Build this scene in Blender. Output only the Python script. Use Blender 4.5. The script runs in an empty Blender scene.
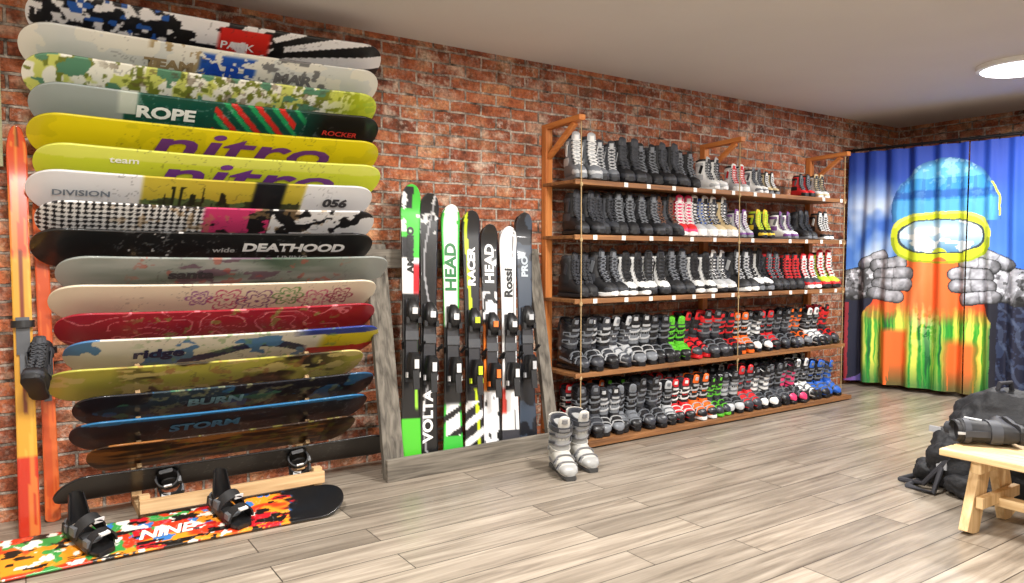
import bpy, math, random
import numpy as np
from mathutils import Vector, Matrix
random.seed(7)
sc=bpy.context.scene
COL=sc.collection
# ------------------------------------------------------------ helpers
def lin(c):
    c=np.asarray(c,float)/255.0
    return np.where(c<=0.04045,c/12.92,((c+0.055)/1.055)**2.4)
def L4(c): 
    l=lin(c); return (float(l[0]),float(l[1]),float(l[2]),1.0)
def newmat(name):
    m=bpy.data.materials.new(name); m.use_nodes=True
    nt=m.node_tree; b=nt.nodes['Principled BSDF']
    return m,nt,b
_mc={}
def plain(name,rgb,rough=0.5,metal=0.0,var=0.12,scale=12.0,spec=0.5,bump=0.0):
    key=(name,tuple(rgb),rough,metal,var,scale)
    if key in _mc: return _mc[key]
    m,nt,b=newmat(name)
    tc=nt.nodes.new('ShaderNodeTexCoord'); nz=nt.nodes.new('ShaderNodeTexNoise')
    nz.inputs['Scale'].default_value=scale; nz.inputs['Detail'].default_value=4
    nt.links.new(tc.outputs['Object'],nz.inputs['Vector'])
    mx=nt.nodes.new('ShaderNodeMix'); mx.data_type='RGBA'
    r=np.asarray(rgb,float)
    mx.inputs[6].default_value=L4(np.clip(r*(1-var),0,255)); mx.inputs[7].default_value=L4(np.clip(r*(1+var),0,255))
    nt.links.new(nz.outputs['Fac'],mx.inputs[0]); nt.links.new(mx.outputs[2],b.inputs['Base Color'])
    b.inputs['Roughness'].default_value=rough; b.inputs['Metallic'].default_value=metal
    if bump>0:
        bp=nt.nodes.new('ShaderNodeBump'); bp.inputs['Strength'].default_value=bump; bp.inputs['Distance'].default_value=0.01
        nt.links.new(nz.outputs['Fac'],bp.inputs['Height']); nt.links.new(bp.outputs['Normal'],b.inputs['Normal'])
    _mc[key]=m; return m
def wood(name,c1,c2,axis=0,rough=0.6,fs=40.0):
    key=('wood',name,axis)
    if key in _mc: return _mc[key]
    m,nt,b=newmat(name)
    tc=nt.nodes.new('ShaderNodeTexCoord'); mp=nt.nodes.new('ShaderNodeMapping')
    s=[fs,fs,fs]; s[axis]=2.5; mp.inputs['Scale'].default_value=s
    nt.links.new(tc.outputs['Object'],mp.inputs['Vector'])
    nz=nt.nodes.new('ShaderNodeTexNoise'); nz.inputs['Scale'].default_value=1.0; nz.inputs['Detail'].default_value=6; nz.inputs['Distortion'].default_value=0.6
    nt.links.new(mp.outputs['Vector'],nz.inputs['Vector'])
    cr=nt.nodes.new('ShaderNodeValToRGB'); cr.color_ramp.elements[0].position=0.3; cr.color_ramp.elements[1].position=0.7
    cr.color_ramp.elements[0].color=L4(c1); cr.color_ramp.elements[1].color=L4(c2)
    nt.links.new(nz.outputs['Fac'],cr.inputs['Fac']); nt.links.new(cr.outputs['Color'],b.inputs['Base Color'])
    bp=nt.nodes.new('ShaderNodeBump'); bp.inputs['Strength'].default_value=0.25; bp.inputs['Distance'].default_value=0.004
    nt.links.new(nz.outputs['Fac'],bp.inputs['Height']); nt.links.new(bp.outputs['Normal'],b.inputs['Normal'])
    b.inputs['Roughness'].default_value=rough
    _mc[key]=m; return m
def vcol(name,rough=0.3,fine=0.0,coat=0.0):
    if name in _mc: return _mc[name]
    m,nt,b=newmat(name)
    at=nt.nodes.new('ShaderNodeAttribute'); at.attribute_name='Col'
    nt.links.new(at.outputs['Color'],b.inputs['Base Color']); b.inputs['Roughness'].default_value=rough
    b.inputs['Coat Weight'].default_value=coat
    _mc[name]=m; return m
def empty(name,parent=None):
    o=bpy.data.objects.new(name,None); COL.objects.link(o); o.empty_display_size=0.1
    if parent: o.parent=parent
    return o
def link(o,parent=None):
    COL.objects.link(o)
    if parent: o.parent=parent
    return o
class MB:
    def __init__(s): s.v=[]; s.f=[]; s.m=[]
    def add(s,vs,fs,mat=0):
        k=len(s.v); s.v+= [tuple(v) for v in vs]
        for f in fs: s.f.append(tuple(i+k for i in f)); s.m.append(mat)
    def ring(s,c,ax,ay,rx,ry,n=16,e=2.0):
        c=Vector(c); ax=Vector(ax); ay=Vector(ay); out=[]
        for i in range(n):
            a=2*math.pi*i/n; ca,sa=math.cos(a),math.sin(a)
            out.append(c+ax*(rx*math.copysign(abs(ca)**(2/e),ca))+ay*(ry*math.copysign(abs(sa)**(2/e),sa)))
        return out
    def loft(s,rings,mat=0,c0=True,c1=True):
        n=len(rings[0]); vs=[p for r in rings for p in r]; fs=[]
        for j in range(len(rings)-1):
            for i in range(n):
                a=j*n+i; b=j*n+(i+1)%n; fs.append((a,b,b+n,a+n))
        if c0: fs.append(tuple(range(n-1,-1,-1)))
        if c1: fs.append(tuple((len(rings)-1)*n+i for i in range(n)))
        s.add(vs,fs,mat)
    def box(s,c,d,mat=0,R=None):
        c=Vector(c); vs=[]
        for x in (-.5,.5):
            for y in (-.5,.5):
                for z in (-.5,.5):
                    p=Vector((x*d[0],y*d[1],z*d[2]))
                    if R is not None: p=R@p
                    vs.append(c+p)
        s.add(vs,[(0,1,3,2),(4,6,7,5),(0,4,5,1),(2,3,7,6),(0,2,6,4),(1,5,7,3)],mat)
    def beam(s,p0,p1,w,t,side,mat=0):
        p0=Vector(p0);p1=Vector(p1); d=(p1-p0).normalized(); sd=Vector(side); sd=(sd-d*sd.dot(d)).normalized(); u=d.cross(sd)
        vs=[]
        for p in (p0,p1):
            for a,b in ((-.5,-.5),(.5,-.5),(.5,.5),(-.5,.5)): vs.append(p+sd*(a*w)+u*(b*t))
        s.add(vs,[(3,2,1,0),(4,5,6,7),(0,1,5,4),(1,2,6,5),(2,3,7,6),(3,0,4,7)],mat)
    def band(s,c,ax,ay,rx,ry,a0,a1,w,th,mat=0,n=12,e=2.0,tilt=0.0):
        c=Vector(c);ax=Vector(ax);ay=Vector(ay); nn=ax.cross(ay); rings=[]
        for i in range(n+1):
            a=math.radians(a0+(a1-a0)*i/n); ca,sa=math.cos(a),math.sin(a)
            ka=math.copysign(abs(ca)**(2/e),ca); kb=math.copysign(abs(sa)**(2/e),sa); o=nn*(tilt*ka)
            pi=c+ax*(rx*ka)+ay*(ry*kb)+o; po=c+ax*((rx+th)*ka)+ay*((ry+th)*kb)+o
            rings.append([pi-nn*w/2,po-nn*w/2,po+nn*w/2,pi+nn*w/2])
        s.loft(rings,mat)
    def tube(s,pts,r,mat=0,n=8):
        pts=[Vector(p) for p in pts]; rings=[]
        for i,p in enumerate(pts):
            d=(pts[min(i+1,len(pts)-1)]-pts[max(i-1,0)]).normalized()
            u=d.cross(Vector((0.13,0.97,0.2))).normalized(); w=d.cross(u)
            rings.append(s.ring(p,u,w,r,r,n))
        s.loft(rings,mat)
    def mesh(s,name,mats,smooth=False):
        me=bpy.data.meshes.new(name); me.from_pydata(s.v,[],s.f)
        for m in mats: me.materials.append(m)
        me.polygons.foreach_set('material_index',s.m)
        if smooth: me.polygons.foreach_set('use_smooth',[True]*len(s.f))
        me.update()
        import bmesh
        bm=bmesh.new(); bm.from_mesh(me); bmesh.ops.recalc_face_normals(bm,faces=bm.faces); bm.to_mesh(me); bm.free()
        if smooth:
            try: me.set_sharp_from_angle(angle=math.radians(42))
            except Exception: pass
        return me
    def obj(s,name,mats,parent=None,smooth=False,bevel=0.0):
        o=bpy.data.objects.new(name,s.mesh(name,mats,smooth)); link(o,parent)
        if bevel>0:
            b=o.modifiers.new('bevel','BEVEL'); b.width=bevel; b.segments=2; b.limit_method='ANGLE'
        return o
def frame(xa,ya,za,loc):
    m=Matrix.Identity(4)
    for i,a in enumerate((xa,ya,za)):
        for j in range(3): m[j][i]=a[j]
    for j in range(3): m[j][3]=loc[j]
    return m
def text(parent,body,size,x,y,z,rgb,name='lettering',sx=1.0,shear=0.0,bold=0.0,rot=0.0):
    cu=bpy.data.curves.new(name,'FONT'); cu.body=body; cu.size=size; cu.align_x='CENTER'; cu.align_y='CENTER'
    cu.shear=shear; cu.offset=bold; cu.resolution_u=3
    t=bpy.data.objects.new(name+'_tmp',cu); COL.objects.link(t)
    dg=bpy.context.evaluated_depsgraph_get(); me=bpy.data.meshes.new_from_object(t.evaluated_get(dg))
    bpy.data.objects.remove(t); bpy.data.curves.remove(cu)
    me.materials.clear(); me.materials.append(plain('lettering_ink',rgb,0.35,var=0.03))
    o=bpy.data.objects.new(name,me); link(o,parent); o.location=(x,y,z); o.scale=(sx,1,1); o.rotation_euler=(0,0,rot)
    return o
# ------------------------------------------------------------ numpy noise + painting
def vn(x,y,seed):
    r=np.random.RandomState(seed).rand(128,128)
    xi=np.floor(x).astype(int); yi=np.floor(y).astype(int); fx=x-xi; fy=y-yi
    fx=fx*fx*(3-2*fx); fy=fy*fy*(3-2*fy)
    a=r[xi%128,yi%128]; b=r[(xi+1)%128,yi%128]; c=r[xi%128,(yi+1)%128]; d=r[(xi+1)%128,(yi+1)%128]
    return (a*(1-fx)+b*fx)*(1-fy)+(c*(1-fx)+d*fx)*fy
def fb(x,y,seed,o=3):
    t=0;A=0
    for i in range(o): t=t+vn(x*2**i,y*2**i,seed+i)*.5**i; A+=.5**i
    return t/A
def sm(x,a,b): return np.clip((x-a)/(b-a),0,1)
def F(x,rgb): return np.tile(np.array(rgb,float),(len(x),1))
def mx(base,rgb,m):
    m=np.asarray(m,float)[:,None]; rgb=np.array(rgb,float)
    return base*(1-m)+rgb*m
def rng(x,a,b,s=.01): return sm(x,a-s,a+s)*(1-sm(x,b-s,b+s))
def setcol(me,rgb):
    a=me.color_attributes.new('Col','FLOAT_COLOR','POINT')
    c=np.ones((len(rgb),4)); c[:,:3]=lin(np.clip(rgb,0,255)); a.data.foreach_set('color',c.ravel().astype(np.float32))
def grid_mesh(name,X,Y,Z):
    ns,nt=X.shape; v=np.stack([X,Y,Z],-1).reshape(-1,3)
    i=np.arange((ns-1)*(nt-1)); a=(i//(nt-1))*nt+i%(nt-1)
    f=np.stack([a,a+nt,a+nt+1,a+1],-1)
    me=bpy.data.meshes.new(name); me.from_pydata(v.tolist(),[],f.tolist()); me.polygons.foreach_set('use_smooth',[True]*len(f)); me.update()
    return me
def plank_mesh(name,L,W,waist,R,curlA,curlB,paint,mat,NS=300,NT=36,R2=None,xc=.14):
    """thin deck: A = left (-x) end, B = right (+x) end"""
    th=np.linspace(0,math.pi,NS); s=(1-np.cos(th))/2*.5+np.linspace(0,1,NS)*.5
    x=(s-.5)*L; ax=np.abs(x); R2=R2 or R
    RR=np.where(x>0,R2,R)
    hw=W/2-(W-waist)/2*(1-(2*x/L)**2)
    q=np.clip((ax-(L/2-RR))/RR,0,1); hw=hw*np.maximum(np.sqrt(np.maximum(1-q**2.2,0)),.04)
    t=np.linspace(-1,1,NT); X=np.repeat(x[:,None],NT,1); Y=hw[:,None]*t[None,:]
    cz=np.where(x>0,curlB,curlA)*(np.clip((ax-(L/2-xc))/xc,0,1)**2)
    Z=np.repeat(cz[:,None],NT,1)
    me=grid_mesh(name,X,Y,Z); me.materials.append(mat)
    setcol(me,paint((X+L/2).ravel(),(Y+W/2).ravel()))
    return me
def solid(o,t):
    m=o.modifiers.new('thickness','SOLIDIFY'); m.thickness=t; m.offset=-1
# ------------------------------------------------------------ camera
cam=bpy.data.cameras.new('camera'); co=bpy.data.objects.new('camera',cam); COL.objects.link(co)
cam.sensor_width=36; cam.lens=25.84; cam.clip_start=.05
co.location=(0,-4,1.2); co.rotation_euler=(math.pi/2-math.radians(2.69),0,-math.radians(34)); sc.camera=co
# ------------------------------------------------------------ room
H=2.49; XL=-1.3; XR=7.37; YB=-6.5
def brickmat(name,axis):
    m,nt,b=newmat(name); N=nt.nodes; K=nt.links.new
    tc=N.new('ShaderNodeTexCoord'); sp=N.new('ShaderNodeSeparateXYZ'); K(tc.outputs['Object'],sp.inputs[0])
    cb=N.new('ShaderNodeCombineXYZ'); K(sp.outputs[axis],cb.inputs[0]); K(sp.outputs[2],cb.inputs[1])
    dn=N.new('ShaderNodeTexNoise'); dn.inputs['Scale'].default_value=6; dn.inputs['Detail'].default_value=4; K(cb.outputs[0],dn.inputs['Vector'])
    vs=N.new('ShaderNodeVectorMath'); vs.operation='MULTIPLY_ADD'; vs.inputs[1].default_value=(.026,.026,0); K(dn.outputs['Color'],vs.inputs[0]); K(cb.outputs[0],vs.inputs[2])
    def noise(sc_,det=5,rough=.6,src=cb):
        n=N.new('ShaderNodeTexNoise'); n.inputs['Scale'].default_value=sc_; n.inputs['Detail'].default_value=det; n.inputs['Roughness'].default_value=rough; K(src.outputs[0],n.inputs['Vector']); return n
    def ramp(src,els):
        r=N.new('ShaderNodeValToRGB'); e=r.color_ramp.elements
        while len(e)<len(els): e.new(.5)
        for i,(p,c) in enumerate(els): e[i].position=p; e[i].color=L4(c) if len(c)==3 else c
        K(src,r.inputs['Fac']); return r
    n1=noise(5.5,3); r1=ramp(n1.outputs['Fac'],[(.3,(150,72,42)),(.5,(204,116,72)),(.68,(232,172,124))])
    n2=noise(7.0,3); r2=ramp(n2.outputs['Fac'],[(.32,(72,44,36)),(.5,(162,86,58)),(.66,(230,204,180))])
    bk=N.new('ShaderNodeTexBrick'); bk.offset=.5; bk.inputs['Scale'].default_value=1; bk.inputs['Brick Width'].default_value=.225; bk.inputs['Row Height'].default_value=.0725
    bk.inputs['Mortar Size'].default_value=.0078; bk.inputs['Mortar Smooth'].default_value=.35; bk.inputs['Bias'].default_value=.0
    K(vs.outputs[0],bk.inputs['Vector']); K(r1.outputs[0],bk.inputs['Color1']); K(r2.outputs[0],bk.inputs['Color2'])
    n3=noise(9,4); r3=ramp(n3.outputs['Fac'],[(.34,(84,70,60)),(.6,(218,202,186))]); K(r3.outputs[0],bk.inputs['Mortar'])
    n4=noise(26,6,.7); r4=ramp(n4.outputs['Fac'],[(.5,(0,0,0)),(.64,(255,255,255))])
    n5=noise(2.6,3); r5=ramp(n5.outputs['Fac'],[(.4,(0,0,0)),(.62,(255,255,255))])
    mu=N.new('ShaderNodeMath'); mu.operation='MULTIPLY'; K(r4.outputs[0],mu.inputs[0]); K(r5.outputs[0],mu.inputs[1])
    mu2=N.new('ShaderNodeMath'); mu2.operation='MULTIPLY'; mu2.inputs[1].default_value=.75; K(mu.outputs[0],mu2.inputs[0])
    mm=N.new('ShaderNodeMix'); mm.data_type='RGBA'; K(mu2.outputs[0],mm.inputs[0]); K(bk.outputs['Color'],mm.inputs[6]); mm.inputs[7].default_value=L4((228,212,196))
    n6=noise(60,4); r6=ramp(n6.outputs['Fac'],[(.35,(90,90,90)),(.6,(255,255,255))])
    m2=N.new('ShaderNodeMix'); m2.data_type='RGBA'; m2.blend_type='MULTIPLY'; m2.inputs[0].default_value=.45; K(mm.outputs[2],m2.inputs[6]); K(r6.outputs[0],m2.inputs[7])
    n7=noise(12,5,.65); r7=ramp(n7.outputs['Fac'],[(.32,(70,62,60)),(.5,(255,255,255))])
    m3=N.new('ShaderNodeMix'); m3.data_type='RGBA'; m3.blend_type='MULTIPLY'; m3.inputs[0].default_value=.6; K(m2.outputs[2],m3.inputs[6]); K(r7.outputs[0],m3.inputs[7])
    K(m3.outputs[2],b.inputs['Base Color']); b.inputs['Roughness'].default_value=.85
    ad=N.new('ShaderNodeMath'); ad.operation='MULTIPLY_ADD'; ad.inputs[1].default_value=-1.0; K(bk.outputs['Fac'],ad.inputs[0]); K(n6.outputs['Fac'],ad.inputs[2])
    bp=N.new('ShaderNodeBump'); bp.inputs['Strength'].default_value=1; bp.inputs['Distance'].default_value=.014; K(ad.outputs[0],bp.inputs['Height']); K(bp.outputs[0],b.inputs['Normal'])
    return m
def slab(name,lo,hi,mat):
    b=MB(); b.box([(lo[i]+hi[i])/2 for i in range(3)],[hi[i]-lo[i] for i in range(3)]); return b.obj(name,[mat])
slab('wall_back',(XL-.1,0,0),(XR+.1,.12,H),brickmat('brick_back',0))
slab('wall_right',(XR,YB,0),(XR+.12,0,H),brickmat('brick_right',1))
plaster=plain('plaster_paint',(200,192,180),.9,var=.03)
slab('wall_left',(XL-.12,YB,0),(XL,0,H),plaster)
slab('wall_front',(XL-.1,YB-.12,0),(XR+.1,YB,H),plaster)
slab('ceiling',(XL-.1,YB-.1,H),(XR+.1,.12,H+.1),plain('ceiling_paint',(208,204,200),.9,var=.02,scale=2))
def floormat():
    m,nt,b=newmat('floor_planks'); N=nt.nodes; K=nt.links.new
    tc=N.new('ShaderNodeTexCoord')
    bk=N.new('ShaderNodeTexBrick'); bk.offset=.37; bk.inputs['Scale'].default_value=1; bk.inputs['Brick Width'].default_value=1.25; bk.inputs['Row Height'].default_value=.165
    bk.inputs['Mortar Size'].default_value=.0026; bk.inputs['Mortar Smooth'].default_value=.2
    bk.inputs['Color1'].default_value=(0,0,0,1); bk.inputs['Color2'].default_value=(1,1,1,1); bk.inputs['Mortar'].default_value=(.5,.5,.5,1)
    K(tc.outputs['Object'],bk.inputs['Vector'])
    vm=N.new('ShaderNodeVectorMath'); vm.operation='MULTIPLY_ADD'; vm.inputs[1].default_value=(7,3,0); K(bk.outputs['Color'],vm.inputs[0]); K(tc.outputs['Object'],vm.inputs[2])
    mp=N.new('ShaderNodeMapping'); mp.inputs['Scale'].default_value=(1.6,26,1); K(vm.outputs[0],mp.inputs['Vector'])
    nz=N.new('ShaderNodeTexNoise'); nz.inputs['Scale'].default_value=1; nz.inputs['Detail'].default_value=8; nz.inputs['Roughness'].default_value=.6; nz.inputs['Distortion'].default_value=.5; K(mp.outputs[0],nz.inputs['Vector'])
    cr=N.new('ShaderNodeValToRGB'); e=cr.color_ramp.elements; e[0].position=.25; e[0].color=L4((98,88,77)); e[1].position=.75; e[1].color=L4((180,169,154))
    x=e.new(.5); x.color=L4((146,135,121)); K(nz.outputs['Fac'],cr.inputs['Fac'])
    mr=N.new('ShaderNodeMapRange'); mr.inputs[3].default_value=.74; mr.inputs[4].default_value=1.1; K(bk.outputs['Color'],mr.inputs[0])
    mu=N.new('ShaderNodeMix'); mu.data_type='RGBA'; mu.blend_type='MULTIPLY'; mu.inputs[0].default_value=1; K(cr.outputs[0],mu.inputs[6]); K(mr.outputs[0],mu.inputs[7])
    mj=N.new('ShaderNodeMix'); mj.data_type='RGBA'; K(bk.outputs['Fac'],mj.inputs[0]); K(mu.outputs[2],mj.inputs[6]); mj.inputs[7].default_value=L4((58,52,46))
    K(mj.outputs[2],b.inputs['Base Color']); b.inputs['Roughness'].default_value=.34
    bp=N.new('ShaderNodeBump'); bp.inputs['Strength'].default_value=.2; bp.inputs['Distance'].default_value=.004; K(nz.outputs['Fac'],bp.inputs['Height']); K(bp.outputs[0],b.inputs['Normal'])
    return m
slab('floor',(XL-.1,YB-.1,-.1),(XR+.1,.12,0),floormat())
# ------------------------------------------------------------ ceiling lamps
def ceiling_lamp(x,y,power):
    e=empty('ceiling_lamp'); e.location=(x,y,H)
    b=MB(); r=.26
    b.loft([b.ring((0,0,-.001),(1,0,0),(0,1,0),r,r,40),b.ring((0,0,-.03),(1,0,0),(0,1,0),r,r,40),b.ring((0,0,-.035),(1,0,0),(0,1,0),r-.015,r-.015,40)],0)
    b.obj('rim',[plain('lamp_rim',(235,235,232),.4,var=.02)],e,True)
    d=MB(); d.loft([d.ring((0,0,-.03-.035*math.sin(a)),(1,0,0),(0,1,0),(r-.02)*math.cos(a),(r-.02)*math.cos(a),40) for a in (0,.3,.6,.9,1.2,1.5)],0)
    m,nt,bs=newmat('lamp_diffuser'); bs.inputs['Base Color'].default_value=(.9,.9,.88,1); bs.inputs['Emission Color'].default_value=(1,.98,.95,1); bs.inputs['Emission Strength'].default_value=6
    d.obj('diffuser',[m],e,True)
    l=bpy.data.lights.new('lamp_light','AREA'); l.shape='DISK'; l.size=.45; l.energy=power; l.color=(1,.965,.92)
    lo=bpy.data.objects.new('lamp_light',l); link(lo,e); lo.location=(0,0,-.08)
for x,y,p in ((5.6,-1.78,90),(2.6,-2.05,100),(.2,-2.3,110),(.8,-4.9,90),(4.0,-4.6,85)): ceiling_lamp(x,y,p)
w=bpy.data.worlds.new('world'); sc.world=w; w.use_nodes=True; w.node_tree.nodes['Background'].inputs[0].default_value=(.5,.5,.5,1); w.node_tree.nodes['Background'].inputs[1].default_value=.3
sc.view_settings.view_transform='Standard'
sc.view_settings.exposure=0.0
# ------------------------------------------------------------ materials
PINE=wood('pine_wood',(176,98,44),(214,138,72),2)
PINEX=wood('shelf_wood_x',(104,68,38),(160,110,66),0)
PINEY=wood('pine_wood_y',(176,98,44),(214,138,72),1)
PALEX=wood('pale_wood_x',(190,150,104),(226,192,146),0)
PALE=wood('pale_wood',(200,162,110),(236,206,158),2)
PALEY=wood('pale_wood_y',(206,170,118),(240,212,164),1)
GREYZ=wood('weathered_wood',(66,61,54),(128,121,110),2,.8)
GREYX=wood('weathered_wood_x',(76,70,62),(136,128,116),0,.8)
BLACK=plain('black_plastic',(22,22,24),.4)
METAL=plain('brushed_metal',(90,92,96),.35,.6)
DECK=vcol('printed_deck',.28,coat=.3)
# ------------------------------------------------------------ snowboards
def b1(x,y):
    c=F(x,(235,235,235)); n=fb(x*26,y*26,1)
    c=mx(c,(20,22,28),sm(n,.44,.48)*(x<.55)); c=mx(c,(40,90,170),(vn(x*30,y*30,9)>.72)*(x<.55)*(x>.15))
    ang=np.arctan2(y-.05,x-.75); c=mx(c,(18,18,20),((np.sin(ang*34)>0.0)&(x>1.0)))
    c=mx(c,(18,18,20),(fb(x*14,y*18,3)>.56)*(x>.55)*(x<1.1)); c=mx(c,(205,40,30),rng(x,.78,1.02)*(y>.05)*(y<.24)*(vn(x*20,y*20,4)>.25)); return c
def b2(x,y):
    c=F(x,(226,224,212)); c=mx(c,(200,206,206),(fb(x*8,y*8,11)>.55)*.6)
    c=mx(c,(170,150,110),(fb(x*26,y*26,15)>.62)*rng(x,.5,.75)); c=mx(c,(30,80,170),(fb(x*20,y*30,13)>.42)*rng(x,.72,.98)*rng(y,.05,.24))
    c=mx(c,(120,120,120),(fb(x*18,y*18,17)>.62)*(x>1.0)*(x<1.4)); return c
def b3(x,y):
    n=fb(x*16,y*12,21); c=F(x,(205,212,110)); c=mx(c,(240,240,225),sm(n,.45,.5)); c=mx(c,(120,130,50),sm(fb(x*36,y*28,23),.56,.6))
    c=mx(c,(90,140,110),(fb(x*14,y*16,25)>.66)*1.0); c=mx(c,(190,205,40),sm(x,1.3,1.5)*.8); return c
def b4(x,y):
    c=F(x,(150,160,158)); c=mx(c,(12,74,62),sm(x,.36,.37)); c=mx(c,(205,45,40),(x>.75)&(np.sin((x*1.2+y)*46)>.62)&(x<1.15))
    c=mx(c,(30,150,90),(x>.75)&(np.sin((x*1.2+y)*46+2)>.72)&(x<1.2)); c=mx(c,(18,20,20),sm(x,1.15,1.3)); c=mx(c,(190,200,190),rng(x,.34,.42)*(y>.14)); return c
def b5(x,y):
    c=F(x,(212,196,22)); return mx(c,(180,170,20),(fb(x*5,y*5,31)>.6)*.4)
def b6(x,y):
    c=F(x,(206,216,60)); return mx(c,(226,228,120),(y>.2)*.6)
def b7(x,y):
    c=F(x,(225,226,228)); r=rng(x,.45,1.2); h=.1+.06*fb(x*7,y*0,41)
    c=mx(c,(196,178,60),r); c=mx(c,(60,66,40),r*(y<h)); c=mx(c,(96,116,70),r*(y<h)*(fb(x*30,y*30,43)>.5)); c=mx(c,(40,44,30),r*(vn(x*60,y*8,45)>.75)*(y<h+.08)); c=mx(c,(28,30,34),rng(x,.95,1.1)); return c
def b8(x,y):
    c=F(x,(30,30,32)); q=((np.floor((x+y)*34)+np.floor((x-y)*34))%2); c=mx(c,(230,230,228),q*(x<.7))
    c=mx(c,(200,60,110),(fb(x*14,y*14,51)>.45)*rng(x,.68,1.0)); c=mx(c,(225,225,225),(fb(x*12,y*16,53)>.45)*(x>1.0)); return c
def b9(x,y):
    c=F(x,(22,24,26)); return mx(c,(200,200,200),(vn(x*60,y*60,55)>.93)*(x>.35)*(x<.75))
def b10(x,y):
    c=F(x,(158,164,160)); c=mx(c,(72,92,78),rng(x,.3,1.2,.25)*sm(fb(x*3,y*16,61),.3,.7)); c=mx(c,(100,70,90),(fb(x*8,y*20,63)>.6)*rng(x,.5,1.1)*.7); return c
def b11(x,y):
    c=F(x,(232,220,196)); 
    for i,(cx,cy,r,col) in enumerate([(.75,.14,.09,(190,60,110)),(.9,.12,.1,(120,60,120)),(1.05,.16,.08,(90,150,70)),(1.2,.12,.09,(200,90,130)),(.62,.16,.06,(150,90,150)),(1.33,.15,.07,(160,60,90))]):
        dx=x-cx; dy=y-cy; d=np.hypot(dx,dy); pt=r*(.55+.45*np.abs(np.cos(3*np.arctan2(dy,dx)))); c=mx(c,col,((np.abs(d-pt)<.006)|(np.abs(d-pt*.6)<.005)|(d<.012))*.9)
    return c
def b12(x,y):
    c=F(x,(160,26,46)); return mx(c,(224,120,130),(np.abs(np.sin(18*fb(x*4,y*6,71)))<.16)*(x<1.35))
def b13(x,y):
    c=F(x,(222,220,208)); c=mx(c,(30,44,90),(np.abs(y-.12-.05*np.sin(x*9))<.03)*rng(x,.35,1.1)); c=mx(c,(80,130,180),(fb(x*8,y*10,81)>.6)*(x<1.1))
    c=mx(c,(205,190,40),sm(x,1.15,1.2)); c=mx(c,(190,40,40),(y<.1)*sm(x,1.1,1.12)); c=mx(c,(40,60,140),(y>.22)*sm(x,1.0,1.1)); return c
def b14(x,y):
    c=F(x,(186,182,80)); n=fb(x*5,y*10,91); c=mx(c,(52,44,32),sm(n,.42,.5)*rng(x,.35,1.3,.1)); c=mx(c,(206,190,120),(fb(x*9,y*20,93)>.62)*1.0); return c
def b15(x,y):
    c=F(x,(38,58,70)); c=mx(c,(40,90,130),(fb(x*7,y*9,101)>.58)*1.0); c=mx(c,(60,110,90),(fb(x*10,y*14,103)>.64)*1.0); return mx(c,(20,24,34),(fb(x*5,y*8,107)>.5)*1.0)
def b16(x,y):
    c=F(x,(24,32,44)); return mx(c,(40,110,160),(y>.245)*1.0)
def b17(x,y):
    c=F(x,(150,96,44)); c=mx(c,(44,28,18),sm(fb(x*4,y*40,111),.42,.55)); return mx(c,(20,16,14),(x>1.1)*.6)
def b18(x,y):
    c=F(x,(26,27,29)); return mx(c,(90,90,92),(y<.02)*1.0)
def b19(x,y):
    c=F(x,(30,30,32)); n=fb(x*6,y*12,121); n2=fb(x*14,y*18,125)
    c=mx(c,(214,60,30),rng(x,.12,1.4,.06)); c=mx(c,(240,150,40),sm(n,.5,.56)*rng(x,.1,1.4)); c=mx(c,(60,150,70),sm(n2,.58,.62)*rng(x,.1,.95))
    c=mx(c,(60,120,190),(fb(x*16,y*22,131)>.66)*(x>.5)*1.0); c=mx(c,(236,232,220),(fb(x*22,y*30,133)>.62)*(x<1.2)); c=mx(c,(190,30,40),(fb(x*12,y*36,137)>.58)*(x>.7)); c=mx(c,(30,26,24),(fb(x*18,y*40,139)>.6)*1.0); return mx(c,(24,24,26),sm(x+.3*n2,1.46,1.5)) 
def detail(p,i):
    def q(x,y):
        c=p(x,y); r=np.random.RandomState(900+i)
        dark=c.mean()<110
        a=fb(x*13,y*13,700+i*3); b=fb(x*24,y*24,701+i*3)
        c=mx(c,(210,212,214) if dark else (50,50,56),(np.abs(a-.5)<.008)*rng(x,.3,1.35,.05)*(.3 if dark else .28))
        if i in (2,7,9,11,12,13,14,16): c=mx(c,tuple(r.randint(30,220,3)),(b>.66)*rng(x,.3,1.3,.05)*.5)
        return c
    return q
BO=[(.06,1.69,2.235,b1),(.03,1.67,2.10,b2),(.04,1.66,1.975,b3),(.06,1.67,1.855,b4),(.05,1.67,1.725,b5),(.07,1.68,1.60,b6),(.04,1.63,1.485,b7),(.07,1.64,1.355,b8),(.05,1.63,1.235,b9),(.14,1.72,1.115,b10),(.11,1.65,.99,b11),(.13,1.64,.865,b12),(.16,1.66,.745,b13),(.09,1.57,.62,b14),(.19,1.63,.495,b15),(.175,1.59,.38,b16),(.24,1.52,.27,b17),(.11,1.71,.15,b18)]
TX={0:[('PARK',.06,.93,0,(240,240,240))],1:[('TEAM',.075,.62,.0,(150,130,96)),('AR',.12,.86,0,(24,70,170)),('MAR',.085,1.2,.01,(110,110,112))],3:[('ROPE',.095,.6,.02,(235,240,236)),('PARKING',.05,.62,-.06,(180,200,190)),('ROCKER',.045,1.45,.0,(210,60,50))],
 4:[('nitro',.27,.95,.0,(104,52,120))],5:[('nitro',.27,.98,-.02,(112,58,140)),('team',.055,.42,.06,(250,250,250))],6:[('056',.08,1.42,0,(60,60,64)),('DIVISION',.05,.25,0,(120,130,140))],8:[('DEATHOOD',.085,1.2,.02,(235,235,235)),('UNINC',.045,1.2,-.06,(200,200,200)),('wide',.05,.85,0,(180,180,180))],9:[('santa',.09,.7,0,(60,60,66))],12:[('ridge',.1,.55,0,(30,40,90))],14:[('BURN',.09,.8,0,(120,160,170))],15:[('STORM',.09,.75,0,(70,130,170))]}
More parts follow.
